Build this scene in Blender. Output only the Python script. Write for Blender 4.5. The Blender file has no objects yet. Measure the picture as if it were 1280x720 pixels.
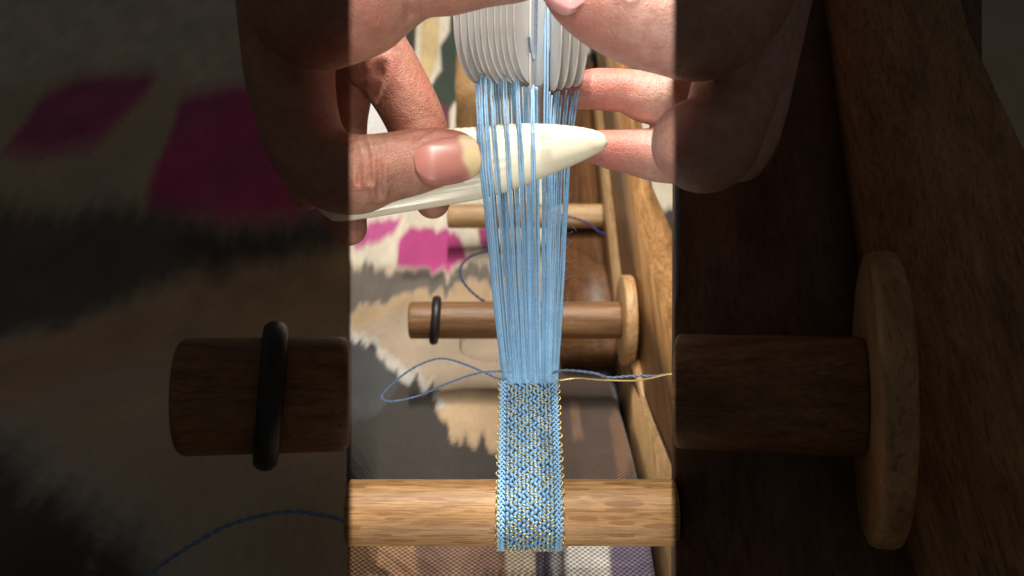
import bpy, bmesh, math, random
import numpy as np
from mathutils import Vector, Matrix
random.seed(7); rng = np.random.default_rng(7)
S = bpy.context.scene
COL = S.collection

# ------------------------------------------------------------------ camera
FPX = 1100.0
CAM = Vector((0, 0, 0.45))
RT = Vector((1, 0, 0)); UP = Vector((0, math.sin(math.radians(50)), math.cos(math.radians(50))))
DR = Vector((0, math.cos(math.radians(50)), -math.sin(math.radians(50))))
cd = bpy.data.cameras.new('camera'); cam = bpy.data.objects.new('camera', cd); COL.objects.link(cam)
cam.location = CAM; cam.rotation_euler = (math.radians(40), 0, 0)
cd.sensor_width = 36; cd.lens = FPX / 1280 * 36; cd.clip_start = 0.01; cd.clip_end = 50
cd.dof.use_dof = True; cd.dof.focus_distance = 0.238
cd.dof.aperture_fstop = (cd.lens / 1000) / 0.0016
S.camera = cam
S.render.resolution_x, S.render.resolution_y = 1024, 576

# ------------------------------------------------------------------ light: low ambient + added spots that brighten only the middle strip
W = bpy.data.worlds.new('World'); S.world = W; W.use_nodes = True
W.node_tree.nodes['Background'].inputs[0].default_value = (1.0, 0.93, 0.85, 1)
W.node_tree.nodes['Background'].inputs[1].default_value = 0.042
STRIP_SPOTS = [(h, (.21 ** 2 + h * h) * (.72 + 4.2 * max(0, h) + (.25 if h < -.1 else 0)) * .40) for h in (-.50, -.38, -.28, -.19, -.11, -.04, .03, .09, .15, .21, .27, .33, .39, .46, .53, .60, .68, .76)]
SPOT_POWER = 10.0
for h, p in STRIP_SPOTS:
    ld = bpy.data.lights.new('added_strip_spot', 'SPOT'); lo = bpy.data.objects.new('added_strip_spot', ld); COL.objects.link(lo)  # added source: narrow cones light the strip and leave the sides dark
    ld.energy = p * SPOT_POWER; ld.color = (1.0, 0.93, 0.83)
    ld.shadow_soft_size = 0.0008
    ld.spot_size = math.radians(175); ld.spot_blend = 0.0
    lo.location = CAM + UP * h; lo.rotation_euler = cam.rotation_euler
    lo.scale = (0.1836 / math.tan(math.radians(87.5)), 1, 1)
S.view_settings.view_transform = 'Standard'; S.view_settings.look = 'None'
S.view_settings.exposure = 0.0; S.view_settings.gamma = 1.0; S.view_settings.use_curve_mapping = False
S.render.engine = 'CYCLES'; S.cycles.use_denoising = True; S.cycles.max_bounces = 8

# ------------------------------------------------------------------ helpers
def at(px, py, z):
    px, py, z = float(px), float(py), float(z)
    return CAM + z * (DR + (px - 640) / FPX * RT - (py - 360) / FPX * UP)
def px2m(p, z): return float(p) * float(z) / FPX
def tag(o, label=None, cat=None, group=None, kind=None):
    for k, v in (('label', label), ('category', cat), ('group', group), ('kind', kind)):
        if v: o[k] = v
    return o
def thing(name, loc, label, cat, group=None):
    o = bpy.data.objects.new(name, None); COL.objects.link(o); o.location = loc; o.empty_display_size = 0.01
    return tag(o, label, cat, group)
def wloc(o):
    v = Vector(o.location)
    while o.parent: o = o.parent; v += Vector(o.location)
    return v
def link(name, me, mat, parent=None, smooth=True):
    """links a mesh whose vertices are world coordinates; origin moves to its centre"""
    co = np.empty(len(me.vertices) * 3); me.vertices.foreach_get('co', co); co = co.reshape(-1, 3)
    c = (co.min(0) + co.max(0)) / 2
    me.vertices.foreach_set('co', (co - c).ravel()); me.update()
    if mat is not None:
        for m in (mat if isinstance(mat, (list, tuple)) else [mat]): me.materials.append(m)
    if smooth: me.polygons.foreach_set('use_smooth', [True] * len(me.polygons))
    o = bpy.data.objects.new(name, me); COL.objects.link(o)
    loc = Vector(c)
    if parent is not None:
        o.parent = parent; loc = loc - wloc(parent)
    o.location = loc
    return o
def mesh(name, v, f):
    me = bpy.data.meshes.new(name); me.from_pydata([tuple(p) for p in v], [], f); me.update(); return me
def recalc(me):
    bm = bmesh.new(); bm.from_mesh(me); bmesh.ops.recalc_face_normals(bm, faces=bm.faces); bm.to_mesh(me); bm.free(); return me
def cr(pts, n):
    """Catmull-Rom through rows of numbers"""
    P = np.array(pts, float); P = np.vstack([2 * P[0] - P[1], P, 2 * P[-1] - P[-2]]); out = []
    for i in range(1, len(P) - 2):
        for k in range(n):
            t = k / n; a, b, c, d = P[i - 1], P[i], P[i + 1], P[i + 2]
            out.append(0.5 * (2 * b + (c - a) * t + (2 * a - 5 * b + 4 * c - d) * t * t + (3 * b - a - 3 * c + d) * t ** 3))
    out.append(P[-2]); return np.array(out)
class MB:
    def __init__(s): s.v = []; s.f = []
    def add(s, v, f):
        b = len(s.v); s.v += [tuple(p) for p in v]; s.f += [tuple(i + b for i in q) for q in f]
    def tube(s, pts, r, n=6, caps=True):
        P = np.array([tuple(p) for p in pts]); T = np.gradient(P, axis=0); T /= np.linalg.norm(T, axis=1)[:, None] + 1e-12
        a = np.array([0, 0, 1.0]) if abs(T[0][2]) < .9 else np.array([1.0, 0, 0])
        u = np.cross(T[0], a); u /= np.linalg.norm(u); V = []
        for i in range(len(P)):
            u = u - T[i] * np.dot(u, T[i]); u /= np.linalg.norm(u); w = np.cross(T[i], u)
            rr = r[i] if hasattr(r, '__len__') else r
            for k in range(n):
                an = 2 * math.pi * k / n; V.append(P[i] + rr * (math.cos(an) * u + math.sin(an) * w))
        F = [(i * n + k, i * n + (k + 1) % n, (i + 1) * n + (k + 1) % n, (i + 1) * n + k) for i in range(len(P) - 1) for k in range(n)]
        if caps: F += [tuple(range(n))[::-1], tuple((len(P) - 1) * n + k for k in range(n))]
        s.add(V, F)
    def build(s, name, mat, parent=None, smooth=True): return link(name, mesh(name, s.v, s.f), mat, parent, smooth)
def lathe_x(prof, y, z, n=48):
    """surface of revolution about an X axis at (y,z); prof = [(x, r)...]"""
    V = []; F = []
    for x, r in prof:
        for k in range(n):
            a = 2 * math.pi * k / n; V.append((x, y + r * math.cos(a), z + r * math.sin(a)))
    for i in range(len(prof) - 1):
        for k in range(n): F.append((i * n + k, i * n + (k + 1) % n, (i + 1) * n + (k + 1) % n, (i + 1) * n + k))
    F += [tuple(range(n))[::-1], tuple((len(prof) - 1) * n + k for k in range(n))]
    return recalc(mesh('m', V, F))
def dowel_prof(x0, x1, r, b=0.0012):
    p = [(x0, r - b)]
    for k in range(1, 5): a = math.pi / 2 * k / 4; p.append((x0 + b - b * math.cos(a), r - b + b * math.sin(a)))
    n = 24
    for k in range(1, n): p.append((x0 + b + (x1 - x0 - 2 * b) * k / n, r))
    for k in range(0, 5): a = math.pi / 2 * k / 4; p.append((x1 - b + b * math.sin(a), r - b + b * math.cos(a)))
    return p
def prism_x(poly, x0, x1, bevel=0.0012, seg=2):
    """board: polygon [(y,z[,x0,x1])] extruded in X with bevelled edges"""
    n = len(poly)
    V = [(p[2] if len(p) > 2 else x0, p[0], p[1]) for p in poly] + [(p[3] if len(p) > 2 else x1, p[0], p[1]) for p in poly]
    F = [tuple(range(n))[::-1], tuple(range(n, 2 * n))] + [(i, (i + 1) % n, n + (i + 1) % n, n + i) for i in range(n)]
    bm = bmesh.new(); vs = [bm.verts.new(v) for v in V]
    for f in F: bm.faces.new([vs[i] for i in f])
    bmesh.ops.recalc_face_normals(bm, faces=bm.faces)
    bmesh.ops.bevel(bm, geom=list(bm.edges), offset=bevel, segments=seg, affect='EDGES')
    me = bpy.data.meshes.new('board'); bm.to_mesh(me); bm.free(); return me

# ------------------------------------------------------------------ materials
def new_mat(name):
    m = bpy.data.materials.new(name); m.use_nodes = True; nt = m.node_tree
    return m, nt, nt.nodes['Principled BSDF']
def N(nt, t, **kw):
    n = nt.nodes.new(t)
    for k, v in kw.items():
        if k.startswith('i_'): n.inputs[k[2:].replace('_', ' ')].default_value = v
        else: setattr(n, k, v)
    return n
def coords(nt, scale=(1, 1, 1), rot=(0, 0, 0)):
    g = N(nt, 'ShaderNodeNewGeometry'); mp = N(nt, 'ShaderNodeMapping')
    mp.inputs['Scale'].default_value = scale; mp.inputs['Rotation'].default_value = rot
    tc = N(nt, 'ShaderNodeTexCoord'); nt.links.new(tc.outputs['Object'], mp.inputs['Vector']); return mp.outputs['Vector']
def ramp(nt, fac, stops):
    r = N(nt, 'ShaderNodeValToRGB'); e = r.color_ramp.elements
    while len(e) < len(stops): e.new(0.5)
    for i, (p, c) in enumerate(stops): e[i].position = p; e[i].color = (*c, 1)
    nt.links.new(fac, r.inputs['Fac']); return r.outputs['Color']
def noise(nt, vec, scale, detail=3, rough=.5, dist=0):
    n = N(nt, 'ShaderNodeTexNoise'); n.inputs['Scale'].default_value = scale; n.inputs['Detail'].default_value = detail
    n.inputs['Roughness'].default_value = rough; n.inputs['Distortion'].default_value = dist
    nt.links.new(vec, n.inputs['Vector']); return n.outputs['Fac']
def mix(nt, fac, a, b, mode='MIX'):
    m = N(nt, 'ShaderNodeMix', data_type='RGBA', blend_type=mode)
    for sck, v in ((m.inputs['Factor'], fac), (m.inputs[6], a), (m.inputs[7], b)):
        if hasattr(v, 'is_linked') or hasattr(v, 'links'): nt.links.new(v, sck)
        else: sck.default_value = v if not isinstance(v, tuple) else (*v, 1)
    return m.outputs[2]
def bump(nt, h, dist, strength=1.0, normal=None):
    b = N(nt, 'ShaderNodeBump'); b.inputs['Strength'].default_value = strength; b.inputs['Distance'].default_value = dist
    nt.links.new(h, b.inputs['Height'])
    if normal is not None: nt.links.new(normal, b.inputs['Normal'])
    return b.outputs['Normal']
def plain(name, c, rough=.5, metal=0, var=0.12, scale=400, sss=0, spec=.5, bmp=0):
    m, nt, b = new_mat(name); v = coords(nt)
    f = noise(nt, v, scale, 4)
    nt.links.new(ramp(nt, f, [(.3, tuple(x * (1 - var) for x in c)), (.7, tuple(min(1, x * (1 + var)) for x in c))]), b.inputs['Base Color'])
    b.inputs['Roughness'].default_value = rough; b.inputs['Metallic'].default_value = metal
    b.inputs['Specular IOR Level'].default_value = spec
    if sss:
        b.inputs['Subsurface Weight'].default_value = sss; b.inputs['Subsurface Radius'].default_value = (1, .6, .4); b.inputs['Subsurface Scale'].default_value = .002
    if bmp: nt.links.new(bump(nt, f, bmp), b.inputs['Normal'])
    return m
def wood(name, dark, light, axis='X', rings=900, fleck=None, rough=.5):
    m, nt, b = new_mat(name)
    sc = {'X': (.07, 1, 1), 'Y': (1, .07, 1)}[axis]
    v = coords(nt, sc)
    f1 = noise(nt, v, rings * .35, 5, .6, .4); f2 = noise(nt, v, rings * 1.6, 3, .6)
    c1 = ramp(nt, f1, [(.30, dark), (.5, tuple((a + c) / 2 for a, c in zip(dark, light))), (.72, light)])
    c2 = ramp(nt, f2, [(.35, (.72, .68, .62)), (.6, (1, 1, 1))])
    c = mix(nt, .9, c1, c2, 'MULTIPLY')
    vb = coords(nt, (1, 1, 1)); fb = noise(nt, vb, 45, 2)
    f4 = noise(nt, coords(nt, {'X': (.02, 1, 1), 'Y': (1, .02, 1)}[axis]), rings * 2.2, 2, .5)
    c = mix(nt, .7, c, ramp(nt, f4, [(.36, (.55, .46, .38)), (.42, (1, 1, 1))]), 'MULTIPLY')
    c = mix(nt, .35, c, ramp(nt, fb, [(.35, (.6, .55, .5)), (.65, (1, 1, 1))]), 'MULTIPLY')
    f5 = noise(nt, coords(nt, {'X': (.055, 1, 1), 'Y': (1, .055, 1)}[axis]), 3600, 1, .5)
    c = mix(nt, .6, c, ramp(nt, f5, [(.30, (.42, .32, .24)), (.38, (1, 1, 1))]), 'MULTIPLY')
    if fleck:
        vf = coords(nt, {'X': (.16, 1, 1), 'Y': (1, .16, 1)}[axis])
        vo = N(nt, 'ShaderNodeTexVoronoi', feature='F1'); vo.inputs['Scale'].default_value = 640; vo.inputs['Randomness'].default_value = 1
        vd = N(nt, 'ShaderNodeMapping'); nt.links.new(vf, vd.inputs['Vector']); nt.links.new(vd.outputs['Vector'], vo.inputs['Vector'])
        wn = N(nt, 'ShaderNodeSeparateColor'); nt.links.new(vo.outputs['Color'], wn.inputs['Color'])
        ma = N(nt, 'ShaderNodeMath', operation='MULTIPLY_ADD'); ma.inputs[1].default_value = .75; ma.inputs[2].default_value = -.16
        nt.links.new(wn.outputs['Red'], ma.inputs[0])
        lt = N(nt, 'ShaderNodeMath', operation='SUBTRACT'); nt.links.new(ma.outputs[0], lt.inputs[0]); nt.links.new(vo.outputs['Distance'], lt.inputs[1])
        ms = N(nt, 'ShaderNodeMath', operation='MULTIPLY', use_clamp=True); ms.inputs[1].default_value = 30; nt.links.new(lt.outputs[0], ms.inputs[0])
        ms2 = N(nt, 'ShaderNodeMath', operation='MULTIPLY'); ms2.inputs[1].default_value = .8; nt.links.new(ms.outputs[0], ms2.inputs[0])
        c = mix(nt, ms2.outputs[0], c, fleck)
    nt.links.new(c, b.inputs['Base Color']); b.inputs['Roughness'].default_value = rough
    nt.links.new(bump(nt, f2, .00012), b.inputs['Normal'])
    return m
M = {}
M['oak'] = wood('oak', (.32, .165, .06), (.60, .355, .15), 'X', 1300, (.24, .105, .035))
M['roller_wood'] = wood('roller_wood', (.14, .066, .025), (.36, .19, .078), 'X', 900)
M['rail_wood'] = wood('rail_wood', (.28, .14, .05), (.58, .32, .13), 'Y', 500)
M['pale_wood'] = wood('pale_wood', (.40, .25, .12), (.58, .38, .19), 'Y', 500)
M['flange_wood'] = wood('flange_wood', (.42, .24, .10), (.66, .42, .20), 'Y', 300)
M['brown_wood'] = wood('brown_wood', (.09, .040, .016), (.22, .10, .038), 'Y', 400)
M['pale_dowel'] = wood('pale_dowel', (.45, .28, .13), (.62, .42, .22), 'X', 500)
M['rubber'] = plain('rubber', (.012, .011, .011), .45, bmp=.00005)
M['gold'] = plain('gold', (.72, .57, .24), .34, .7, .2, 900)
M['card'] = plain('card', (.87, .85, .83), .45, 0, .03, 120, sss=.5)
M['shuttle'] = plain('shuttle', (.84, .80, .64), .22, 0, .03, 90, sss=.3)
def thread_mat(name, c, var=.25):
    m, nt, b = new_mat(name); v = coords(nt)
    f = noise(nt, v, 1500, 3); f2 = noise(nt, v, 260, 2)
    c1 = ramp(nt, f, [(.3, tuple(x * (1 - var) for x in c)), (.7, tuple(min(1, x * (1 + var)) for x in c))])
    oi = N(nt, 'ShaderNodeObjectInfo')
    c1 = mix(nt, 1.0, c1, ramp(nt, oi.outputs['Random'], [(0, (.62, .66, .72)), (1, (1.15, 1.12, 1.08))]), 'MULTIPLY')
    nt.links.new(c1, b.inputs['Base Color']); b.inputs['Roughness'].default_value = .6
    b.inputs['Sheen Weight'].default_value = .25; b.inputs['Sheen Roughness'].default_value = .4
    nt.links.new(bump(nt, f, .0001), b.inputs['Normal']); return m
M['blue'] = thread_mat('blue_thread', (.29, .56, .85), .12)
M['band_blue'] = thread_mat('band_blue', (.21, .45, .74), .15)
M['under'] = thread_mat('band_under', (.05, .085, .10))
M['greyblue'] = thread_mat('greyblue_thread', (.16, .22, .34))
M['weft_blue'] = thread_mat('weft_blue', (.24, .36, .56))
M['indigo'] = thread_mat('indigo_yarn', (.02, .022, .12))

def skin_mat(name, base, red):
    m, nt, b = new_mat(name); v = coords(nt)
    f = noise(nt, v, 55, 4, .6); f2 = noise(nt, v, 420, 4, .6)
    c = ramp(nt, f, [(.40, base), (.62, red)])
    c = mix(nt, .6, c, ramp(nt, noise(nt, v, 190, 3, .55), [(.36, (.84, .70, .66)), (.60, (1.0, 1.0, 1.0))]), 'MULTIPLY')
    c = mix(nt, .45, c, ramp(nt, f2, [(.35, (.70, .58, .53)), (.62, (1, 1, 1))]), 'MULTIPLY')
    at_ = N(nt, 'ShaderNodeAttribute', attribute_name='flush_shade'); c = mix(nt, at_.outputs['Fac'], c, (.50, .16, .12))  # reddens skin; also darkens fingers that other fingers would shade
    nt.links.new(c, b.inputs['Base Color']); b.inputs['Roughness'].default_value = .48; b.inputs['Specular IOR Level'].default_value = .4
    b.inputs['Subsurface Weight'].default_value = .25; b.inputs['Subsurface Radius'].default_value = (1, .35, .2); b.inputs['Subsurface Scale'].default_value = .0016
    vo = N(nt, 'ShaderNodeTexVoronoi', feature='DISTANCE_TO_EDGE'); vo.inputs['Scale'].default_value = 1300; nt.links.new(v, vo.inputs['Vector'])
    n1 = bump(nt, vo.outputs['Distance'], .00028, .6)
    vs = coords(nt, (1, .35, 1)); n2 = bump(nt, noise(nt, vs, 900, 3), .00035, .55, n1)
    nt.links.new(n2, b.inputs['Normal']); return m
M['skin_l'] = skin_mat('skin_shaded', (.42, .235, .17), (.45, .195, .145))  # same skin as the other hand, coloured darker for its shade
M['skin_r'] = skin_mat('skin_lit', (.62, .42, .35), (.61, .34, .29))  # same skin, coloured paler for the light falling on it
def nail_mat(name, bed, tip):
    m, nt, b = new_mat(name); a = N(nt, 'ShaderNodeAttribute', attribute_name='tip'); v = coords(nt)
    c = mix(nt, a.outputs['Fac'], bed, tip); c = mix(nt, .3, c, ramp(nt, noise(nt, v, 300, 3), [(.3, (.85,) * 3), (.7, (1,) * 3)]), 'MULTIPLY')
    nt.links.new(c, b.inputs['Base Color']); b.inputs['Roughness'].default_value = .36
    b.inputs['Subsurface Weight'].default_value = .3; b.inputs['Subsurface Radius'].default_value = (1, .5, .35); b.inputs['Subsurface Scale'].default_value = .001
    return m
M['nail'] = nail_mat('nail', (.44, .18, .15), (.62, .50, .30)); M['nail_pink'] = nail_mat('nail_pink', (.62, .31, .31), (.70, .56, .48))

def cloth_mat(name, pitch, contrast):
    m, nt, b = new_mat(name)
    at_ = N(nt, 'ShaderNodeAttribute', attribute_name='print')
    tc = N(nt, 'ShaderNodeTexCoord'); sep = N(nt, 'ShaderNodeSeparateXYZ'); nt.links.new(tc.outputs['Object'], sep.inputs[0])
    def sn(sock, p):
        a = N(nt, 'ShaderNodeMath', operation='MULTIPLY'); a.inputs[1].default_value = 2 * math.pi / p; nt.links.new(sock, a.inputs[0])
        s = N(nt, 'ShaderNodeMath', operation='SINE'); nt.links.new(a.outputs[0], s.inputs[0]); return s.outputs[0]
    pr = N(nt, 'ShaderNodeMath', operation='MULTIPLY'); nt.links.new(sn(sep.outputs[0], pitch), pr.inputs[0]); nt.links.new(sn(sep.outputs[1], pitch * .8), pr.inputs[1])
    h = N(nt, 'ShaderNodeMath', operation='MULTIPLY_ADD'); h.inputs[1].default_value = .5; h.inputs[2].default_value = .5; nt.links.new(pr.outputs[0], h.inputs[0])
    w = ramp(nt, h.outputs[0], [(.40, (1 - contrast,) * 3), (.60, (1 + contrast * .4,) * 3)])
    c = mix(nt, 1.0, at_.outputs['Color'], w, 'MULTIPLY')
    g2 = N(nt, 'ShaderNodeMath', operation='GREATER_THAN'); g2.inputs[1].default_value = .66; nt.links.new(h.outputs[0], g2.inputs[0])
    g3 = N(nt, 'ShaderNodeMath', operation='MULTIPLY'); g3.inputs[1].default_value = contrast * .24; nt.links.new(g2.outputs[0], g3.inputs[0])
    c = mix(nt, g3.outputs[0], c, (.40, .31, .24))
    vn = coords(nt, (1, .12, 1)); c = mix(nt, .5, c, ramp(nt, noise(nt, vn, 500, 4), [(.3, (.72,) * 3), (.7, (1.05,) * 3)]), 'MULTIPLY')
    nt.links.new(c, b.inputs['Base Color']); b.inputs['Roughness'].default_value = .75; b.inputs['Sheen Weight'].default_value = .15
    nt.links.new(bump(nt, h.outputs[0], .0004, .8), b.inputs['Normal']); return m
M['cloth'] = cloth_mat('ikat_cloth', .0022, .7)
M['cloth_soft'] = cloth_mat('ikat_cloth_soft', .0016, .25)

# ------------------------------------------------------------------ cloth (printed ikat, one sheet lit, one added enlarged copy in the unlit left side)
def lin(r, g, b): return np.array([((x / 255 + .055) / 1.055) ** 2.4 if x > 10 else x / 255 / 12.92 for x in (r, g, b)])
def sstep(a, b, x): t = np.clip((x - a) / (b - a), 0, 1); return t * t * (3 - 2 * t)
def cloth_z(x, y):
    z = 0.03 + 0.125 * (1 - sstep(.09, .36, y)) * (1 - .6 * sstep(.049, .062, x))
    z = z + .0035 * np.sin(38 * x + 9 * y) * np.cos(23 * y + 11 * x) + .002 * np.sin(71 * x - 40 * y)
    return z
def ground(px, py):
    """the spot on the cloth that a landmark of the print sits at (x, y in metres)"""
    d = np.array(at(px, py, 1.0) - CAM); lo, hi = .05, 3.0
    for _ in range(50):
        t = (lo + hi) / 2; p = np.array(CAM) + t * d
        if p[2] > cloth_z(p[0], p[1]): lo = t
        else: hi = t
    return p[0], p[1]
_h = rng.random(4096)
def hash1(i): return _h[np.mod(i, 4096).astype(int)]
def vnoise1(t): i = np.floor(t); f = t - i; f = f * f * (3 - 2 * f); return hash1(i) * (1 - f) + hash1(i + 1) * f
def vnoise2(x, y):
    i, j = np.floor(x), np.floor(y); fx, fy = x - i, y - j; fx = fx * fx * (3 - 2 * fx); fy = fy * fy * (3 - 2 * fy)
    g = lambda a, b: hash1(a * 57 + b * 131 + 977)
    return (g(i, j) * (1 - fx) + g(i + 1, j) * fx) * (1 - fy) + (g(i, j + 1) * (1 - fx) + g(i + 1, j + 1) * fx) * fy
def inside(poly, X, Y):
    P = [ground(*p) for p in poly]; r = np.zeros(X.shape, bool); j = len(P) - 1
    for i in range(len(P)):
        xi, yi = P[i]; xj, yj = P[j]
        c = ((yi > Y) != (yj > Y)) & (X < (xj - xi) * (Y - yi) / (yj - yi + 1e-12) + xi); r ^= c; j = i
    return r
def paint(X, Y, base, patches, feather=.0034, spike=.006):
    C = np.zeros(X.shape + (3,)); C[:] = lin(*base)
    for poly, col, sp in patches:
        acc = np.zeros(X.shape)
        for k in range(10):                            # jittered look-ups = feathered warp-dyed edges
            sx = (hash1(np.array([k * 7 + 3]))[0] - .5) * feather * .35
            jag = sp * spike * (1.9 * vnoise1((X + sx) * 300 + 31) ** 3 + 1.1 * vnoise1((X + sx) * 620) ** 3 + .7 * vnoise1(X * 110 + 9) - .75)
            dy = (hash1(np.array([k * 13 + 5]))[0] - .5) * feather * 2.2
            acc += inside(poly, X + sx, Y + jag + dy)
        a = (acc / 10)[..., None]
        tone = (.86 + .28 * vnoise2(X * 90, Y * 60))[..., None]
        C = C * (1 - a) + lin(*col) * tone * a
    C *= (.92 + .16 * vnoise2(X * 40 + 5, Y * 40))[..., None]
    return np.clip(C, 0, 1)
def cloth_sheet(name, X, Y, lift, C, mat):
    Z = cloth_z(X, Y) + lift; n, m_ = X.shape
    V = np.stack([X, Y, Z], -1).reshape(-1, 3)
    idx = np.arange(n * m_).reshape(n, m_)
    F = np.stack([idx[:-1, :-1], idx[:-1, 1:], idx[1:, 1:], idx[1:, :-1]], -1).reshape(-1, 4)
    me = bpy.data.meshes.new(name); me.from_pydata(V.tolist(), [], F.tolist())
    a = me.color_attributes.new('print', 'FLOAT_COLOR', 'POINT')
    a.data.foreach_set('color', np.concatenate([C.reshape(-1, 3), np.ones((n * m_, 1))], 1).ravel().astype(np.float32))
    return link(name, me, mat)
xs = np.concatenate([np.linspace(-.14, .14, 240), np.linspace(.142, .5, 30)]); ys = np.concatenate([np.linspace(.03, .62, 500), np.linspace(.622, 1.1, 60)])
X, Y = np.meshgrid(xs, ys)
patches = [
    ([(380, -60), (900, -60), (900, 330), (380, 330)], (248, 238, 216), 0),
    ([(380, -60), (507, -60), (507, 172), (380, 172)], (252, 252, 250), 0),
    ([(506, -20), (522, -20), (519, 60), (514, 98), (506, 110)], (28, 30, 26), .3),
    ([(530, -40), (552, -40), (548, 60), (538, 100), (524, 110)], (232, 205, 150), .3),
    ([(566, -40), (600, -40), (640, 60), (640, 125), (572, 122), (560, 140), (532, 134), (540, 104), (552, 88), (550, 58), (562, 40)], (34, 62, 50), .4),
    ([(540, 130), (562, 130), (562, 168), (540, 168)], (110, 30, 62), .4),
    ([(584, 140), (602, 140), (602, 168), (584, 168)], (170, 55, 110), .4),
    ([(680, 60), (800, 60), (800, 240), (680, 240)], (30, 34, 32), .3),
    ([(700, 218), (735, 214), (735, 234), (700, 238)], (190, 190, 186), .5),
    ([(800, 210), (900, 210), (900, 262), (812, 262)], (228, 216, 192), .3),
    ([(812, 262), (900, 262), (900, 320), (812, 320)], (44, 44, 40), .6),
    ([(498, 300), (512, 284), (566, 283), (578, 306), (584, 326), (540, 337), (496, 333)], (206, 62, 146), .55),
    ([(440, 308), (460, 280), (504, 268), (492, 288), (468, 306)], (212, 88, 160), .45),
    ([(596, 282), (616, 282), (616, 312), (602, 312)], (170, 50, 118), .45),
    ([(300, 330), (440, 328), (500, 337), (560, 337), (640, 322), (640, 345), (575, 356), (530, 364), (490, 372), (440, 388), (300, 420)], (112, 104, 98), 1.0),
    ([(500, 342), (560, 340), (552, 347), (505, 350)], (58, 54, 54), .5),
    ([(300, 420), (440, 388), (490, 372), (575, 356), (640, 345), (760, 345), (760, 640), (420, 640), (300, 500)], (206, 176, 138), 1.0),
    ([(450, 405), (500, 390), (560, 410), (640, 420), (640, 480), (560, 490), (500, 460)], (194, 174, 150), .6),
    ([(300, 385), (440, 408), (475, 434), (515, 464), (545, 486), (560, 508), (540, 508), (510, 484), (440, 440), (300, 420)], (214, 210, 202), -.9),
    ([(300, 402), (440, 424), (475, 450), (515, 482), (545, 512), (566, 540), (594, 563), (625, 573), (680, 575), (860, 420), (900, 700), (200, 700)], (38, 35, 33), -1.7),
    ([(300, 410), (440, 426), (480, 455), (500, 480), (470, 520), (300, 560)], (60, 68, 73), -.8),
    ([(690, 380), (860, 380), (900, 700), (690, 700)], (66, 46, 36), .4),
    ([(712, 500), (722, 500), (728, 546), (716, 552)], (120, 92, 70), .5),
    ([(760, 520), (800, 500), (806, 600), (772, 600)], (112, 78, 54), .6),
    ([(380, 655), (560, 655), (632, 668), (632, 900), (380, 900)], (196, 150, 112), .4),
    ([(515, 660), (632, 660), (632, 900), (545, 900)], (140, 104, 86), .5),
    ([(632, 660), (668, 660), (668, 900), (632, 900)], (206, 190, 164), .1),
    ([(668, 660), (690, 660), (690, 900), (668, 900)], (40, 34, 62), .3),
    ([(690, 660), (698, 660), (698, 900), (690, 900)], (150, 148, 160), .3),
    ([(698, 660), (707, 660), (710, 900), (700, 900)], (38, 34, 60), .3),
    ([(707, 660), (762, 660), (756, 900), (710, 900)], (222, 218, 212), .3),
    ([(762, 660), (828, 660), (828, 900), (756, 900)], (110, 100, 126), .6),
]
cl = cloth_sheet('ikat_cloth', X, Y, 0, paint(X, Y, (218, 202, 176), patches), M['cloth'])
tag(cl, 'cream ikat cloth with magenta blots and dark feathered bands spread under the loom', 'cloth')

sg = np.concatenate([np.linspace(0, .55, 180), np.linspace(.56, 2.2, 60)])       # metres to the left of the hem
Yl, Sg = np.meshgrid(np.linspace(.02, .95, 420), sg, indexing='ij')
def hem(y): z = cloth_z(np.full_like(y, -.09), y); zc = .6428 * y + .766 * (.45 - z); return -.1836 * zc - .0006
Xl = hem(Yl) - Sg
lp = [
    ([(-900, -300), (500, -300), (500, 110), (-900, 110)], (222, 214, 196), .3),
    ([(226, 128), (250, 120), (300, 112), (436, 102), (500, 100), (500, 262), (436, 268), (300, 286), (186, 282), (190, 225), (212, 180)], (205, 70, 140), .8),
    ([(0, 196), (60, 120), (110, 98), (200, 96), (180, 128), (120, 188), (50, 200)], (190, 80, 140), .6),
    ([(-900, 252), (0, 256), (190, 264), (300, 288), (500, 268), (500, 300), (380, 318), (250, 348), (100, 402), (0, 428), (-900, 600)], (108, 104, 100), 1.6),
    ([(206, 300), (350, 300), (440, 296), (440, 320), (350, 326), (230, 320)], (52, 50, 52), 1.0),
    ([(262, 330), (296, 330), (292, 400), (268, 404)], (70, 68, 66), .6),
    ([(62, 405), (100, 400), (94, 460), (70, 464)], (84, 80, 76), .6),
    ([(-900, 600), (0, 440), (120, 404), (250, 352), (500, 305), (500, 460), (250, 440), (100, 470), (0, 520)], (205, 178, 142), .8),
    ([(-300, 470), (0, 520), (60, 545), (150, 620), (240, 700), (300, 760), (200, 760), (0, 590), (-300, 540)], (190, 192, 190), 1.2),
    ([(-900, 480), (0, 560), (40, 590), (110, 640), (190, 716), (220, 1000), (-900, 1000)], (70, 74, 76), 1.4),
]
cl2 = cloth_sheet('ikat_cloth', Xl, Yl, .004, paint(Xl, Yl, (206, 192, 168), lp, .014, .006), M['cloth_soft'])  # second sheet is added; repeats the print enlarged, outside the light
tag(cl2, 'added enlarged copy of the grey and cream cloth with magenta blot, unlit at left', 'cloth')

# table under everything
tb = mesh('table', [(-3, -1, -.02), (3, -1, -.02), (3, 4, -.02), (-3, 4, -.02)], [(0, 1, 2, 3)])
tag(link('table_top', tb, M['brown_wood'], None, False), kind='structure')

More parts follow.
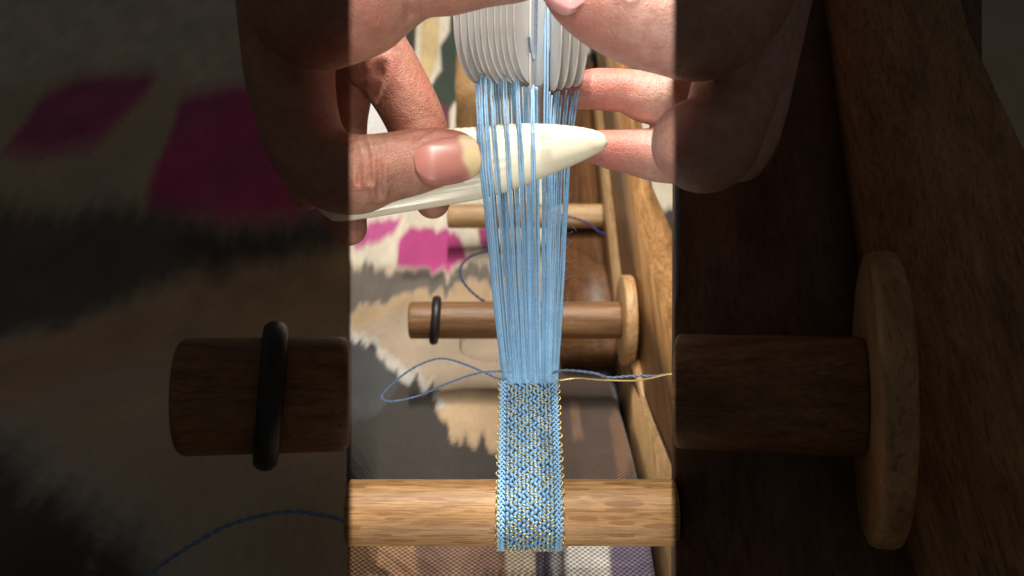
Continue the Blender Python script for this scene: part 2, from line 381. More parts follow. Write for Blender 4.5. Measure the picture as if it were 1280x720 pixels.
# ------------------------------------------------------------------ loom
loom = thing('band_loom', (.06, .30, .03), 'wooden band loom with side rail, round bars and disc ended roller', 'loom')
FY, FZ, FR = .1044, .2330, .0086
link('front_bar', lathe_x(dowel_prof(-.0431, .0431, FR, .0003), FY, FZ), M['oak'], loom)
RY, RZ, RR = .2497, .1293, .0086
ro = link('roller', lathe_x(dowel_prof(px2m(512 - 640, .406), .0500, RR, .0012), RY, RZ), M['roller_wood'], loom)
fl = lathe_x([(.0500, .0200), (.0504, .0206), (.0510, .0209), (.0545, .0209), (.0552, .0206), (.0556, .0200)], RY, RZ, 64)
link('flange', fl, M['flange_wood'], ro)
def ring_mesh(xc, y, z, R, r, tilt):
    V = []; F = []; n, k2 = 48, 12
    for i in range(n):
        a = 2 * math.pi * i / n
        for j in range(k2):
            b_ = 2 * math.pi * j / k2; rr = R + r * math.cos(b_)
            V.append((xc + r * 1.25 * math.sin(b_) + tilt * math.sin(a) * R, y + rr * math.cos(a), z + rr * math.sin(a)))
    for i in range(n):
        for j in range(k2): F.append((i * k2 + j, i * k2 + (j + 1) % k2, ((i + 1) % n) * k2 + (j + 1) % k2, ((i + 1) % n) * k2 + j))
    return recalc(mesh('ring', V, F))
link('rubber_ring', ring_mesh(px2m(543 - 640, .402), RY, RZ, RR + .0012, .0017, .12), M['rubber'], ro)
rail = [(.62, .085), (.30, .098), (.232, .1130), (.195, .137), (.155, .1675), (.150, .1715), (.150, .222), (.160, .216), (.200, .190), (.27, .165), (.31, .157), (.62, .142)]
def rw(y): return .058 + np.interp(y, [.08, .2, .27, .31, .62], [.020, .020, .0145, .0105, .009])
link('side_rail', prism_x([(y, z, .058, rw(y)) for y, z in rail], .058, .078), M['rail_wood'], loom)
low = [(.50, .050), (.24, .062), (.17, .070), (.115, .080), (.115, .185), (.150, .1665), (.195, .1345), (.232, .1105), (.30, .095), (.50, .086)]
link('lower_board', prism_x(low, .0555, .082), M['pale_wood'], loom)
bb = prism_x([(.27, .060), (.27, .085), (.355, .050), (.56, .050), (.56, .030), (.36, .030)], .026, .080)
link('base_board', bb, M['brown_wood'], loom)
link('back_bar', lathe_x(dowel_prof(px2m(560 - 640, .55), .058, .0075), .3855, .060), M['pale_dowel'], loom)
st = MB(); st.tube([at(793, 452, .398), at(801, 480, .392), at(807, 510, .385), at(812, 540, .379)], [.0022, .0021, .0016, .0004], 8)
st.build('wedge', M['flange_wood'], loom)
bl = prism_x([(.50, .03), (.50, .075), (.56, .075), (.56, .03)], px2m(574 - 640, .66), px2m(594 - 640, .66) + .012)
tag(link('wood_block', bl, M['flange_wood'], None), 'small orange brown wooden block behind the weaving cards', 'block')

# ------------------------------------------------------------------ added side objects: enlarged copies of middle parts, left unlit
def turn(me, c, ang):
    """turns a mesh about a point, round the direction the band is looked at from above"""
    me.transform(Matrix.Translation(c) @ Matrix.Rotation(ang, 4, UP) @ Matrix.Translation(-c)); return me
def slab(pts, th, bevel=.0015):
    """a board from the outline of its upper face, thickness th away from the light"""
    P = [at(*p) for p in pts]; n = len(P); nrm = (P[1] - P[0]).cross(P[2] - P[0]).normalized()
    if nrm.dot(DR) < 0: nrm = -nrm
    bm = bmesh.new(); vs = [bm.verts.new(p) for p in P] + [bm.verts.new(p + nrm * th) for p in P]
    bm.faces.new(vs[:n]); bm.faces.new(vs[n:][::-1])
    for k in range(n): bm.faces.new((vs[k], vs[n + k], vs[n + (k + 1) % n], vs[(k + 1) % n]))
    bmesh.ops.recalc_face_normals(bm, faces=bm.faces); bmesh.ops.bevel(bm, geom=list(bm.edges), offset=bevel, segments=2, affect='EDGES')
    me = bpy.data.meshes.new('slab'); bm.to_mesh(me); bm.free(); return me
zd = .30; c0 = at(437, 492, zd); A0 = math.radians(10)
td = thing('enlarged_roller_end', at(336, 566, zd), 'added enlarged copy of the roller end and black rubber ring, unlit at left', 'dowel')  # added; repeats the roller end enlarged to fill the left side
x1 = c0.x; x0 = x1 - px2m(203, zd) * 1.0
dw = link('dowel', turn(lathe_x(dowel_prof(x0, x1, px2m(71, zd), .003), c0.y, c0.z), c0, A0), M['roller_wood'], td)
link('rubber_ring', turn(ring_mesh(c0.x - px2m(96, zd), c0.y, c0.z, px2m(80, zd), px2m(12, zd), .12), c0, A0), M['rubber'], dw)
zr = .212; c1 = at(1080, 496, zr); A1 = math.radians(-16)
rr_ = thing('enlarged_disc_roller', c1 - Vector((0, 0, px2m(76, zr))), 'added enlarged copy of the roller and its pale wooden disc, unlit at right', 'roller')  # added; repeats the roller and flange enlarged
link('roller_bar', turn(lathe_x(dowel_prof(c1.x - px2m(231, zr), c1.x, px2m(75, zr), .001), c1.y, c1.z), c1, A1), M['roller_wood'], rr_)
xa = c1.x; R2 = px2m(182, zr)
link('disc', turn(lathe_x([(xa, R2 - .002), (xa + .0006, R2 - .0006), (xa + .002, R2), (xa + .0052, R2), (xa + .0066, R2 - .0006), (xa + .0072, R2 - .002)], c1.y, c1.z, 72), c1, A1), M['flange_wood'], rr_)
db = slab([(847.5, -160, .330), (1230, -160, .330), (1230, 800, .215), (847.5, 800, .215)], .012)  # made-up board; its straight edge ends the bright strip
tag(link('added_dark_board', db, M['brown_wood']), 'added dark brown board at right, its edge closing off the bright strip', 'board')
bd = slab([(1022, -160, .312), (1160, -160, .312), (1215, 40, .288), (1290, 200, .270), (1700, 800, .2), (1180, 800, .2), (1118, 560, .228)], .010)  # added; repeats the side rail enlarged
tag(link('enlarged_rail', bd, M['rail_wood']), 'added enlarged copy of the side rail, unlit beside the large disc', 'board')

# ------------------------------------------------------------------ woven band
band = thing('woven_band', (at(661, 600, .23).x, FY, FZ), 'light blue tablet woven band with gold flecks and picot edges over the front bar', 'woven band')
XC = (661 - 640) / FPX * .24
HALF = .0079
fell = at(661, 475, .2495)
fy, fz = fell.y, fell.z
RB = FR + .0007
dx = fy - FY; dz = fz - FZ; Ld = math.hypot(dx, dz); phi = math.atan2(dz, dx); th0 = phi + math.acos(RB / Ld)   # tangent from the fell to the bar
T0 = (FY + RB * math.cos(th0), FZ + RB * math.sin(th0)); L1 = math.hypot(fy - T0[0], fz - T0[1])
def band_pt(s, x, h=0.0):
    """s = metres along the band from the fell, x across, h above the surface"""
    if s <= L1:
        t = s / L1; y = fy + (T0[0] - fy) * t; z = fz + (T0[1] - fz) * t; n = (math.cos(th0), math.sin(th0))
    else:
        s = float(s); a = th0 + (s - L1) / RB; y = FY + RB * math.cos(a); z = FZ + RB * math.sin(a); n = (math.cos(a), math.sin(a))
    return Vector((x, y + n[0] * h, z + n[1] * h))
LB = L1 + RB * math.radians(200)
def half_w(s): return HALF * (1 + .015 * min(1, s / .04))
def xcen(s): return px2m(661 - 640, .2495) - .0002 * min(1, s / .04)
base = MB(); V = []; F = []; ns = 60
for i in range(ns + 1):
    s = LB * i / ns
    for j in range(9): V.append(band_pt(s, xcen(s) + half_w(s) * .97 * (j / 4 - 1), -.0004))
for i in range(ns):
    for j in range(8): F.append((i * 9 + j, i * 9 + j + 1, (i + 1) * 9 + j + 1, (i + 1) * 9 + j))
base.add(V, F); base.build('ground_weave', M['under'], band)
def stitch(mb, s, x, ls, w, ang, h, hh, n=6, m=4):
    """a short rounded yarn segment lying on the band"""
    ca, sa = math.cos(ang), math.sin(ang); V = []; F = []
    for i in range(m + 1):
        t = -1 + 2 * i / m; env = math.sqrt(max(0.05, 1 - t * t)); lift = hh * (1 - t * t)
        for k in range(n):
            a = 2 * math.pi * k / n
            ax = t * ls / 2; ay = w / 2 * env * math.cos(a)
            V.append(band_pt(max(0, s + ax * ca - ay * sa), x + ax * sa + ay * ca, h + lift * .6 + w / 2 * env * math.sin(a)))
    for i in range(m):
        for k in range(n): F.append((i * n + k, i * n + (k + 1) % n, (i + 1) * n + (k + 1) % n, (i + 1) * n + k))
    mb.add(V, F)
NC = 12; RP = .00142; inner = HALF * .79
wv = MB(); gd = MB(); sel = {-1: MB(), 1: MB()}
rows = int(LB / RP)
for r in range(rows):
    for c in range(NC):
        s = (r + (.5 if c % 2 else 0) + .6 + rng.normal(0, .05)) * RP
        if s > LB - .001: continue
        x = xcen(s) + inner * ((c + .5) / NC * 2 - 1) + rng.normal(0, .00004)
        sg_ = 1 if (c + r) % 2 else -1
        stitch(wv, s, x, RP * 1.12, .00088, sg_ * .42 + rng.normal(0, .14), rng.normal(0, .00004), .00036)
        k = c // 2 + c % 2
        gold = (c + r) % 6 in (0, 1) or (c - r) % 6 in (0, 1) or rng.random() < .12
        if r > rows * .62: gold = gold or (c + 2 * r) % 3 == 0
        if gold:
            stitch(gd, s + RP * .5, x + inner / NC * rng.uniform(-.2, .4), .00135 * rng.uniform(.8, 1.1), .00044, (1.12 if (c + r) % 6 < 2 else -1.12) + rng.normal(0, .12), .00042, .00020, 5, 3)
    for sd in (-1, 1):
        for q in range(3):
            s = (r + .5 * (q % 2) + .5) * RP
            if s > LB - .001: continue
            stitch(sel[sd], s, xcen(s) + sd * half_w(s) * (.845 + .075 * q), RP * 1.12, .00066, (.45 if q % 2 else -.45) * sd, .0001, .00034)
for mb, nm, mt in ((wv, 'blue_stitches', 'band_blue'), (gd, 'gold_stitches', 'gold')): mb.build(nm, M[mt], band)['kind'] = 'stuff'
for sd in (-1, 1): sel[sd].build('selvedge', M['blue'], band)['kind'] = 'stuff'
pk = 0; s = .0012
while s < LB - .004:
    for sd in (-1, 1):
        ss = s + rng.normal(0, .0002) + (.0008 if sd > 0 else 0); x0 = xcen(ss) + sd * half_w(ss) * 1.0; rad = .00072 * rng.uniform(.8, 1.15)
        p = [band_pt(max(0, ss + rad * 1.0 * math.cos(a)), x0 + sd * (rad * 1.25 * math.sin(a) - .0001), .0002 + .0003 * math.sin(a)) for a in np.linspace(-.15, math.pi + .15, 10)]
        mb = MB(); mb.tube(p, .00019, 5); mb.build('picot_loop', M['gold'], band)
    s += .00235
# warp threads: front bundles cross over the shuttle, the rest pass behind it
front = [(595, 600), (598, 603), (601, 606), (605, 610), (607, 613), (613, 619), (616, 622), (629, 634), (632, 637), (645, 650), (648, 653), (664, 665), (667, 668)]
back = [(604, 611), (611, 615), (619, 624), (622, 627), (626, 631), (636, 640), (640, 643), (643, 646), (651, 655), (655, 658), (659, 661), (662, 664), (670, 671)]
back += [(682, 679), (685, 682), (687.5, 685), (690, 687)] + [(694, 689), (696, 691), (699, 694), (702, 697), (708, 700), (711, 703), (716, 707), (719, 710), (723, 712)]
allt = sorted([(q, p, 0) for p, q in front] + [(q, p, 1) for p, q in back] + [(q + 1.4, p + 1, 1) for p, q in back[3:13:3]])
nt_ = len(allt)
for i, (q, p, bk) in enumerate(allt):
    fx = 628.5 + (697 - 628.5) * i / (nt_ - 1)
    yt = 96 + rng.uniform(-6, 6); zt = (.2310 if bk else .2235) + rng.uniform(-.001, .001)
    if 650 < p < 676: yt = 108 + rng.uniform(-2, 2); zt = .2300
    if p > 676: yt = (0 if p < 687 else 116) + rng.uniform(-5, 5); zt = .2360 + rng.uniform(-.002, .002)
    zs = .2350 if bk else .2172
    P = [at(p - .4 * (p - q) * 0, yt, zt), at(p + (q - p) * .35, 140, zt * .55 + zs * .45), at(q, 200, zs), at(q + (fx - q) * .17, 246, zs + (.002 if not bk else .002)),
         at(q + (fx - q) * .52, 350, .2455 if bk else .2375), at(q + (fx - q) * .82, 430, .2488 if bk else .2462), at(fx, 470, .2492), Vector((0, 0, 0))]
    P[-1] = band_pt(.0012, P[-2].x, -.0001)
    C = cr([tuple(v) for v in P], 10)
    wob = rng.normal(0, .000035, (len(C), 3)); wob[:, 1:] = 0; C = C + np.array([np.convolve(wob[:, k], np.ones(5) / 2, 'same') for k in range(3)]).T
    mb = MB(); mb.tube(C, .00025 * rng.uniform(.85, 1.2), 6); mb.build('warp_thread', M['blue'], band)

fb_ = MB()
for i in range(110):
    py = rng.uniform(250, 470); t = (py - 200) / 275; xl = 606 + (627 - 606) * t; xr = 711 + (698 - 711) * t
    px = rng.choice([xl, xr, rng.uniform(xl, xr)]); z0 = .233 + .016 * t - .0015; p0 = at(px, py, z0); d = rng.normal(0, .0011, 3) + np.array([0, 0, .0003])
    p1 = p0 + Vector(d); p2 = p1 + Vector(d * .7 + rng.normal(0, .0006, 3))
    fb_.tube(cr([tuple(p0), tuple(p1), tuple(p2)], 4), .000035, 3)
fb_.build('stray_fibres', M['blue'], band)['kind'] = 'stuff'
# ------------------------------------------------------------------ loose threads
def yarn(name, pts, r, mat, label, cat='thread', n=12, ply=True):
    C = cr([tuple(at(*p)) for p in pts], n); mb = MB()
    if ply:
        T = np.gradient(C, axis=0); Ls = np.concatenate([[0], np.cumsum(np.linalg.norm(np.diff(C, axis=0), axis=1))])
        m_ = max(len(C), int(Ls[-1] / (r * 1.0))); t = np.linspace(0, Ls[-1], m_); D_ = np.stack([np.interp(t, Ls, C[:, k]) for k in range(3)], 1)
        T = np.gradient(D_, axis=0); T /= np.linalg.norm(T, axis=1)[:, None]; A = np.cross(T, np.array([.3, .5, .8])); A /= np.linalg.norm(A, axis=1)[:, None]; B = np.cross(T, A)
        for o_ in (0, math.pi):
            an = (t / (r * 9)) * 2 * math.pi + o_
            mb.tube(D_ + r * .5 * (np.cos(an)[:, None] * A + np.sin(an)[:, None] * B), r * .58, 6)
    else: mb.tube(C, r, 7)
    return tag(mb.build(name, mat), label, cat)
yarn('weft_thread', [(634, 473, .2488), (622, 473, .2486), (608, 467, .247), (585, 457, .245), (560, 449, .243), (540, 450, .242), (515, 461, .241), (490, 480, .240), (478, 493, .240), (480, 500, .240), (495, 501, .240), (525, 494, .241), (560, 479, .243), (595, 467, .246), (625, 464, .2486), (640, 466, .2492)], .00032, M['weft_blue'], 'blue weft thread making a loop to the left of the band')
yarn('weft_tail', [(690, 466, .2492), (702, 463, .2486), (725, 464, .248), (745, 467, .246), (762, 472, .245), (790, 470, .2425), (820, 470, .240), (845, 468, .238), (900, 480, .236), (1000, 530, .228)], .00040, M['greyblue'], 'grey blue thread running right from the edge of the weaving')
yarn('gold_thread', [(692, 476, .2492), (702, 475, .2486), (722, 473, .248), (750, 475, .2455), (790, 476, .242), (812, 473, .240), (845, 467, .2375), (900, 476, .236), (1000, 524, .228)], .00026, M['gold'], 'thin gold thread running right from the edge of the weaving', ply=False)
yarn('indigo_yarn', [(648, 318, .50), (615, 314, .49), (590, 320, .48), (577, 332, .47), (576, 346, .46), (586, 361, .455), (606, 377, .45), (640, 392, .45)], .0007, M['indigo'], 'dark blue yarn curving behind the warp above the roller')
yarn('indigo_yarn', [(690, 268, .53), (712, 271, .53), (735, 279, .525), (748, 289, .52), (758, 294, .52)], .0007, M['indigo'], 'short dark blue yarn lying on the back bar right of the warp')
yarn('enlarged_thread', [(150, 760, .26), (190, 716, .26), (235, 684, .26), (285, 657, .26), (335, 643, .26), (375, 640, .26), (412, 646, .257), (430, 651, .258), (450, 657, .262), (475, 662, .266)], .0008, M['weft_blue'], 'added enlarged copy of the weft loop arching across the unlit lower left corner')  # added; repeats the weft loop enlarged
yarn('enlarged_thread', [(849, 691, .26), (866, 688, .26), (910, 690, .26), (985, 704, .26), (1050, 713, .26), (1120, 712, .26), (1200, 715, .26), (1300, 705, .26)], .0010, M['weft_blue'], 'added enlarged blue grey thread along the bottom of the unlit right side')  # added; an enlarged thread for the unlit right side
yarn('enlarged_warp_thread', [(852, -40, .24), (851, 60, .24), (849, 150, .24), (847, 250, .24), (846, 330, .25), (845, 386, .26)], .00055, M['greyblue'], 'added enlarged copy of a blue warp thread along the edge of the right side', ply=False)  # added; an enlarged warp thread standing as the dark seam line

# ------------------------------------------------------------------ weaving cards (tablets)
warp_dir = (UP * .966 - DR * .258).normalized(); deep = (DR * .966 + UP * .258).normalized()
def card_outline(w, h, rx, ry, n=12):
    """card in its own plane: s runs back, u runs up; the near lower corner is the well rounded one"""
    P = []
    for cx, cy, sx, sy, a, b in ((w, 0, -1, 1, .005, .005), (w, h, -1, -1, .005, .005), (0, h, 1, -1, .005, .005), (0, 0, 1, 1, rx, ry)):
        arc = [(cx + sx * a * (1 - math.cos(t)), cy + sy * b * (1 - math.sin(t))) for t in np.linspace(0, math.pi / 2, n)]
        P += arc[::-1] if (sx * sy < 0) else arc
    return P
def tablet(near, far_x, w, h, rx, ry, th, label, group):
    """near = lower near corner; the card runs back by w, leaning sideways by far_x"""
    b = (deep * w + RT * far_x).normalized(); nrm = b.cross(warp_dir).normalized()
    O = card_outline(w, h, rx, ry); V = []; n = len(O)
    for t in (-th / 2, th / 2):
        for s_, u in O: V.append(near + b * s_ + warp_dir * u + nrm * t)
    bm = bmesh.new(); vs = [bm.verts.new(v) for v in V]
    bm.faces.new(vs[:n][::-1]); bm.faces.new(vs[n:])
    for i in range(n): bm.faces.new((vs[i], vs[(i + 1) % n], vs[n + (i + 1) % n], vs[n + i]))
    bmesh.ops.recalc_face_normals(bm, faces=bm.faces)
    rim = [e for e in bm.edges if len(e.link_faces) == 2 and any(len(f.verts) > 8 for f in e.link_faces)]
    bmesh.ops.bevel(bm, geom=rim, offset=th * .3, segments=2, affect='EDGES')
    me = bpy.data.meshes.new('tablet'); bm.to_mesh(me); bm.free()
    o = link('weaving_tablet', me, M['card'])
    for p in me.polygons: p.use_smooth = len(p.vertices) < 8
    return tag(o, label, 'weaving card', group), b, nrm
LEFT_LABELS = ['white weaving card hanging lowest, its bottom edge behind the shuttle', 'white weaving card with a blue thread hooked on its face'] + ['white weaving card, %s from the front of the left pack' % w for w in
    ('third', 'fourth', 'fifth', 'sixth', 'seventh', 'eighth', 'ninth', 'tenth')] + ['white weaving card at the outer left end of the pack']
for k in range(11):
    near = at(642 - (k - 1) * 8.1 + rng.normal(0, .9), 113 - (k % 3) * 1.5 - .3 * k, .2190) if k else at(662, 168, .2310)
    o, b, nrm = tablet(near, .0094 - .00012 * k if k else .0056, .026, .050, .0185, .0160, .0005, LEFT_LABELS[k], 'white cards of the left pack')
    if k == 1: front_near, fb, fn = near, b, nrm
for k in range(4):
    near = at(701 + k * 11, 118 - k * 2, .2195)
    labs = ['white weaving card standing edge on just right of the pack gap', 'white weaving card second from the gap in the right fan', 'white weaving card third from the gap in the right fan', 'white weaving card with curved corner at the right end of the fan']
    tablet(near, -.0016 - .0003 * k, .026, .050, .0185, .0150, .0005, labs[k], 'white cards of the right fan')
if fn.x > 0: fn2 = fn
else: fn2 = -fn
def onface(s, u): return front_near + fb * s + warp_dir * u + fn2 * .0009
mb = MB(); mb.tube(cr([tuple(onface(s, u)) for s, u in ((.0150, .034), (.0150, .020), (.0143, .0088), (.0120, .0070), (.0100, .0098), (.0090, .0128))], 8), .0004, 6)
tag(mb.build('knot_thread', M['greyblue']), 'short blue thread hooked on the face of the front weaving card', 'thread')

# ------------------------------------------------------------------ shuttle
top = [(394, 254), (406, 232), (430, 196), (520, 166), (600, 158), (645, 154.5), (690, 155), (725, 158.5), (745, 163), (755, 168.5), (760, 177)]
bot = [(394, 258), (408, 271), (430, 276.5), (520, 263), (600, 249), (645, 236), (690, 218), (725, 203), (745, 193), (755, 187), (760, 180)]
Tc = cr(top, 6); Bc = cr(bot, 6); V = []; F = []; K = 20
for a, b_ in zip(Tc, Bc):
    wpx = np.linalg.norm(a - b_)
    for k in range(K):
        an = 2 * math.pi * k / K; c_ = math.cos(an); s_ = math.sin(an)
        u = .5 + .5 * math.copysign(abs(c_) ** .85, c_); q = a * (1 - u) + b_ * u
        thick = .0040 * min(1, wpx / 60) ** .7
        V.append(at(q[0], q[1], .2250 - thick * math.copysign(abs(s_) ** 1.05, s_)))
n = len(Tc)
for i in range(n - 1):
    for k in range(K): F.append((i * K + k, i * K + (k + 1) % K, (i + 1) * K + (k + 1) % K, (i + 1) * K + k))
F += [tuple(range(K))[::-1], tuple((n - 1) * K + k for k in range(K))]
tag(link('shuttle', recalc(mesh('shuttle', V, F)), M['shuttle']), 'glossy cream pointed shuttle pushed through the warp threads', 'shuttle')

# ------------------------------------------------------------------ hands
_ico = bmesh.new(); bmesh.ops.create_icosphere(_ico, subdivisions=3, radius=1)
ICO_V = np.array([tuple(v.co) for v in _ico.verts]); ICO_F = [tuple(v.index for v in f.verts) for f in _ico.faces]; _ico.free()
def hand(name, chains, creases, flush_shade, mat, label, voxel=.00062):
    V = []; F = []; nv = 0
    for ch in chains:
        P = cr([tuple(at(x, y, z)) + (px2m(r, z),) for x, y, z, r in ch], 14)
        keep = [P[0]]
        for p in P[1:]:
            if np.linalg.norm(p[:3] - keep[-1][:3]) > keep[-1][3] * .16: keep.append(p)
        keep.append(P[-1])
        for p in keep:
            V.append(ICO_V * p[3] + p[:3]); F += [tuple(i + nv for i in f) for f in ICO_F]; nv += len(ICO_V)
    me = mesh('tmp', np.concatenate(V), F); o = bpy.data.objects.new('tmp', me); COL.objects.link(o)
    m1 = o.modifiers.new('r', 'REMESH'); m1.mode = 'VOXEL'; m1.voxel_size = voxel
    m2 = o.modifiers.new('s', 'SMOOTH'); m2.factor = .5; m2.iterations = 14
    bpy.context.view_layer.update()
    ev = o.evaluated_get(bpy.context.evaluated_depsgraph_get()); hm = bpy.data.meshes.new_from_object(ev)
    bpy.data.objects.remove(o); bpy.data.meshes.remove(me)
    n = len(hm.vertices); co = np.empty(n * 3); hm.vertices.foreach_get('co', co); co = co.reshape(-1, 3)
    no = np.array([tuple(v.normal) for v in hm.vertices]); disp = np.zeros(n)
    for pts, depth, wid in creases:
        Q = cr([tuple(at(*p)) for p in pts], 8)
        d = np.full(n, 9.0)
        for a, b_ in zip(Q[:-1], Q[1:]):
            ab = b_ - a; t = np.clip(((co - a) @ ab) / (ab @ ab + 1e-15), 0, 1); d = np.minimum(d, np.linalg.norm(co - a - t[:, None] * ab, axis=1))
        disp += -depth * np.exp(-(d / wid) ** 2) + depth * .35 * np.exp(-((d - 2.2 * wid) / wid) ** 2)
    lump = vnoise2(co[:, 0] * 160 + co[:, 2] * 90, co[:, 1] * 160 - co[:, 2] * 70) - .5
    disp += lump * .0005
    co = co + no * disp[:, None]; hm.vertices.foreach_set('co', co.ravel())
    fa = np.zeros(n)
    for x, y, z, r, s_ in flush_shade:
        c = np.array(at(x, y, z)); fa = np.maximum(fa, s_ * np.exp(-(np.linalg.norm(co - c, axis=1) / px2m(r, z)) ** 2))
    a = hm.attributes.new('flush_shade', 'FLOAT', 'POINT'); a.data.foreach_set('value', fa.astype(np.float32))
    hm.materials.clear()
    return tag(link(name, hm, mat), label, 'hand')
def nail(parent, cpt, axis, normal, length, width, R, tipfrac, mat):
    axis = axis.normalized(); normal = (normal - axis * normal.dot(axis)).normalized(); side = axis.cross(normal)
    nu, nw = 40, 28; V = []; F = []; tv = []
    for i in range(nu + 1):
        u = i / nu; t = u - .5
        k = 2.6 if t < 0 else 3.2                                   # superellipse outline: rounded root, squarer free edge
        wf = max(.02, 1 - abs(2 * t) ** k) ** (1 / k) * (1 - .06 * t)
        for j in range(nw + 1):
            c = j / nw * 2 - 1
            th = c * math.asin(min(.98, width / 2 / R)) * wf
            drop = -.0013 * max(0, (.30 - u) / .30) ** 1.6 - .0010 * max(0, (abs(c) - .7) / .3) ** 2 * (1 if u < .7 else .2) - .10 * length * max(0, u - .3) ** 2
            V.append(cpt + axis * (t * length) + side * (R * math.sin(th)) + normal * (R * math.cos(th) - R + drop))
            e = u - (1 - tipfrac) + .22 * tipfrac * c * c * -1 + .02 * math.sin(c * 7); tv.append(min(1, max(0, e / .09 + .5)))
    for i in range(nu):
        for j in range(nw):
            q = i * (nw + 1) + j; F.append((q, q + 1, q + nw + 2, q + nw + 1))
    me = bpy.data.meshes.new('nail'); nV = len(V); th_ = .0004
    V2 = V + [v - normal * th_ for v in V]; F2 = F + [tuple(q + nV for q in f[::-1]) for f in F]
    rim = [i * (nw + 1) for i in range(nu + 1)] + [nu * (nw + 1) + j for j in range(1, nw + 1)] + [i * (nw + 1) + nw for i in range(nu - 1, -1, -1)] + [j for j in range(nw - 1, 0, -1)]
    for a, b in zip(rim, rim[1:] + rim[:1]): F2.append((a, b, b + nV, a + nV))
    me.from_pydata([tuple(v) for v in V2], [], F2); recalc(me)
    a = me.attributes.new('tip', 'FLOAT', 'POINT'); a.data.foreach_set('value', np.array(tv + tv, np.float32))
    return link('nail', me, mat, parent)
VIEW = -DR
left_chains = [
    # thumb
    [(372, -60, .228, 82), (362, 40, .224, 62), (368, 132, .220, 53), (396, 200, .2165, 51), (440, 218, .2125, 51), (475, 211, .2118, 45), (515, 203, .2122, 42), (550, 196, .2130, 36), (570, 192, .2142, 29), (580, 190, .2150, 22)],
    # index finger over the cards
    [(360, -70, .225, 84), (388, 0, .212, 80), (432, -2, .203, 80), (478, -14, .200, 62), (520, -22, .1985, 46), (560, -26, .1985, 45), (600, -34, .199, 44), (640, -36, .200, 40), (662, -37, .201, 32)],
    # middle finger bent down behind the shuttle
    [(375, -40, .240, 72), (412, 15, .240, 56), (462, 62, .240, 46), (492, 100, .2395, 40), (517, 145, .2395, 38), (530, 190, .2400, 35), (538, 228, .2400, 29), (541, 252, .2395, 22)],
    # ring finger
    [(370, -10, .250, 70), (392, 52, .250, 46), (425, 102, .250, 38), (426, 150, .250, 33), (424, 200, .250, 33), (428, 250, .249, 31), (436, 284, .248, 24)],
    # little finger
    [(370, -20, .255, 66), (376, 80, .258, 40), (388, 140, .258, 31), (382, 200, .258, 28), (384, 240, .257, 23)],
    # palm and wrist
    [(350, -240, .245, 108), (375, -120, .240, 98), (385, -20, .240, 74)],
    [(350, -240, .245, 108), (310, -380, .25, 112), (260, -580, .26, 130)],
]
left_creases = [
    ([(462, 160, .206), (470, 180, .203), (473, 200, .202), (474, 225, .203), (476, 250, .206)], .0019, .00075),
    ([(452, 168, .206), (458, 185, .203), (462, 205, .202), (463, 228, .203)], .0014, .0006),
    ([(482, 168, .205), (486, 190, .202), (487, 215, .203)], .0009, .0005),
    ([(446, 175, .204), (449, 200, .202), (449, 230, .203)], .0009, .0005),
    ([(522, 190, .2055), (520, 176, .206), (528, 166, .207), (540, 163, .2085)], .0005, .0006),
    ([(522, 190, .2055), (524, 208, .206), (534, 224, .2075), (545, 228, .209)], .0005, .0006),
    ([(510, 22, .196), (512, 8, .192), (512, -10, .190)], .0008, .0009),
    ([(519, 20, .195), (521, 5, .191)], .0005, .0007),
    ([(479, 84, .232), (473, 100, .231), (466, 122, .234)], .0012, .0012),
]
left = hand('left_hand', left_chains, left_creases, [(500, -6, .196, 60, .3), (560, 0, .19, 60, .35), (500, 120, .23, 60, .3), (440, 120, .24, 50, .4), (555, 180, .208, 40, .3)], M['skin_l'],  # middle entries also stand for the index finger's shade
            'hand, shade put into its skin colour, holding the shuttle under its thumb at left')
nail(left, at(560, 195, .2042), at(600, 186, .2085) - at(520, 199, .2052), VIEW + UP * .12, px2m(84, .206), px2m(62, .206), .0078, .27, M['nail'])
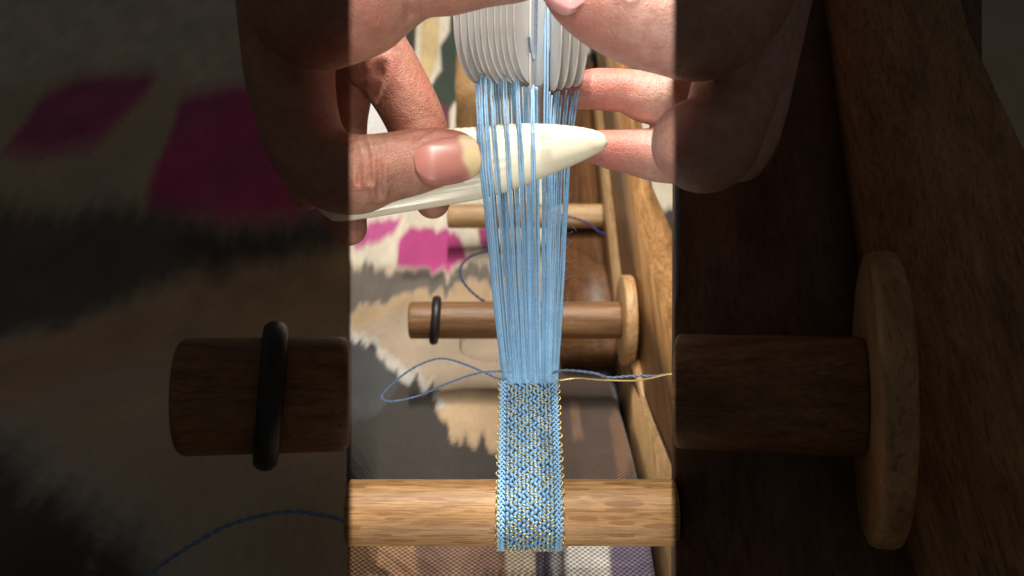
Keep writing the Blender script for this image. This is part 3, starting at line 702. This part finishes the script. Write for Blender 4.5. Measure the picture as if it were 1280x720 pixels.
right_chains = [
    # thumb on the cards
    [(935, -190, .212, 92), (925, -90, .206, 90), (908, -10, .198, 82), (876, 26, .194, 74), (830, 26, .192, 66), (790, 16, .191, 61), (755, 4, .191, 55), (725, -10, .192, 45), (705, -24, .193, 34)],
    # index behind the cards
    [(925, -30, .235, 68), (908, 75, .242, 44), (875, 112, .245, 38), (815, 122, .245, 34), (785, 114, .245, 28), (750, 112, .245, 27), (722, 112, .245, 24)],
    # middle
    [(930, -10, .235, 68), (918, 135, .242, 44), (884, 187, .244, 38), (830, 194, .245, 35), (790, 190, .245, 29), (765, 187, .245, 26), (745, 184, .245, 22)],
    # ring finger knuckle bent towards the lens
    [(935, -20, .225, 70), (922, 96, .212, 56), (898, 170, .204, 55), (876, 184, .201, 60), (870, 178, .203, 55)],
    [(950, -10, .238, 66), (952, 100, .232, 40), (940, 165, .226, 36), (925, 195, .222, 33)],
    # palm and wrist
    [(925, -20, .224, 74), (940, -130, .225, 98), (960, -260, .235, 108), (985, -400, .245, 118), (1020, -580, .26, 132)],
]
right_creases = [
    ([(762, 46, .180), (770, 25, .1785), (784, 2, .179), (795, -15, .181)], .0013, .0006),
    ([(775, 52, .180), (782, 28, .1785), (796, 6, .179)], .0009, .0005),
    ([(752, 40, .181), (760, 18, .179), (772, -5, .180)], .0009, .0005),
    ([(800, 60, .180), (806, 35, .178), (818, 10, .179)], .0006, .0005),
    ([(780, 90, .238), (783, 112, .236), (785, 138, .238)], .0006, .0010),
    ([(775, 165, .238), (776, 188, .236), (778, 212, .238)], .0006, .0010),
]
right = hand('right_hand', right_chains, right_creases, [(735, 35, .19, 70, .55), (690, 0, .19, 40, .7), (750, 112, .24, 60, .8), (760, 185, .24, 50, .8), (850, 190, .2, 60, .4)], M['skin_r'],  # strongest entries also stand for the thumb's shade on index and middle
             'pale pink hand, light put into its skin colour, pinching the white weaving cards at right')
nail(right, at(704, -18, .1842), at(680, -36, .187) - at(722, 4, .182), (VIEW + UP * .55 - RT * .25), px2m(66, .187), px2m(50, .187), .0072, .20, M['nail_pink'])
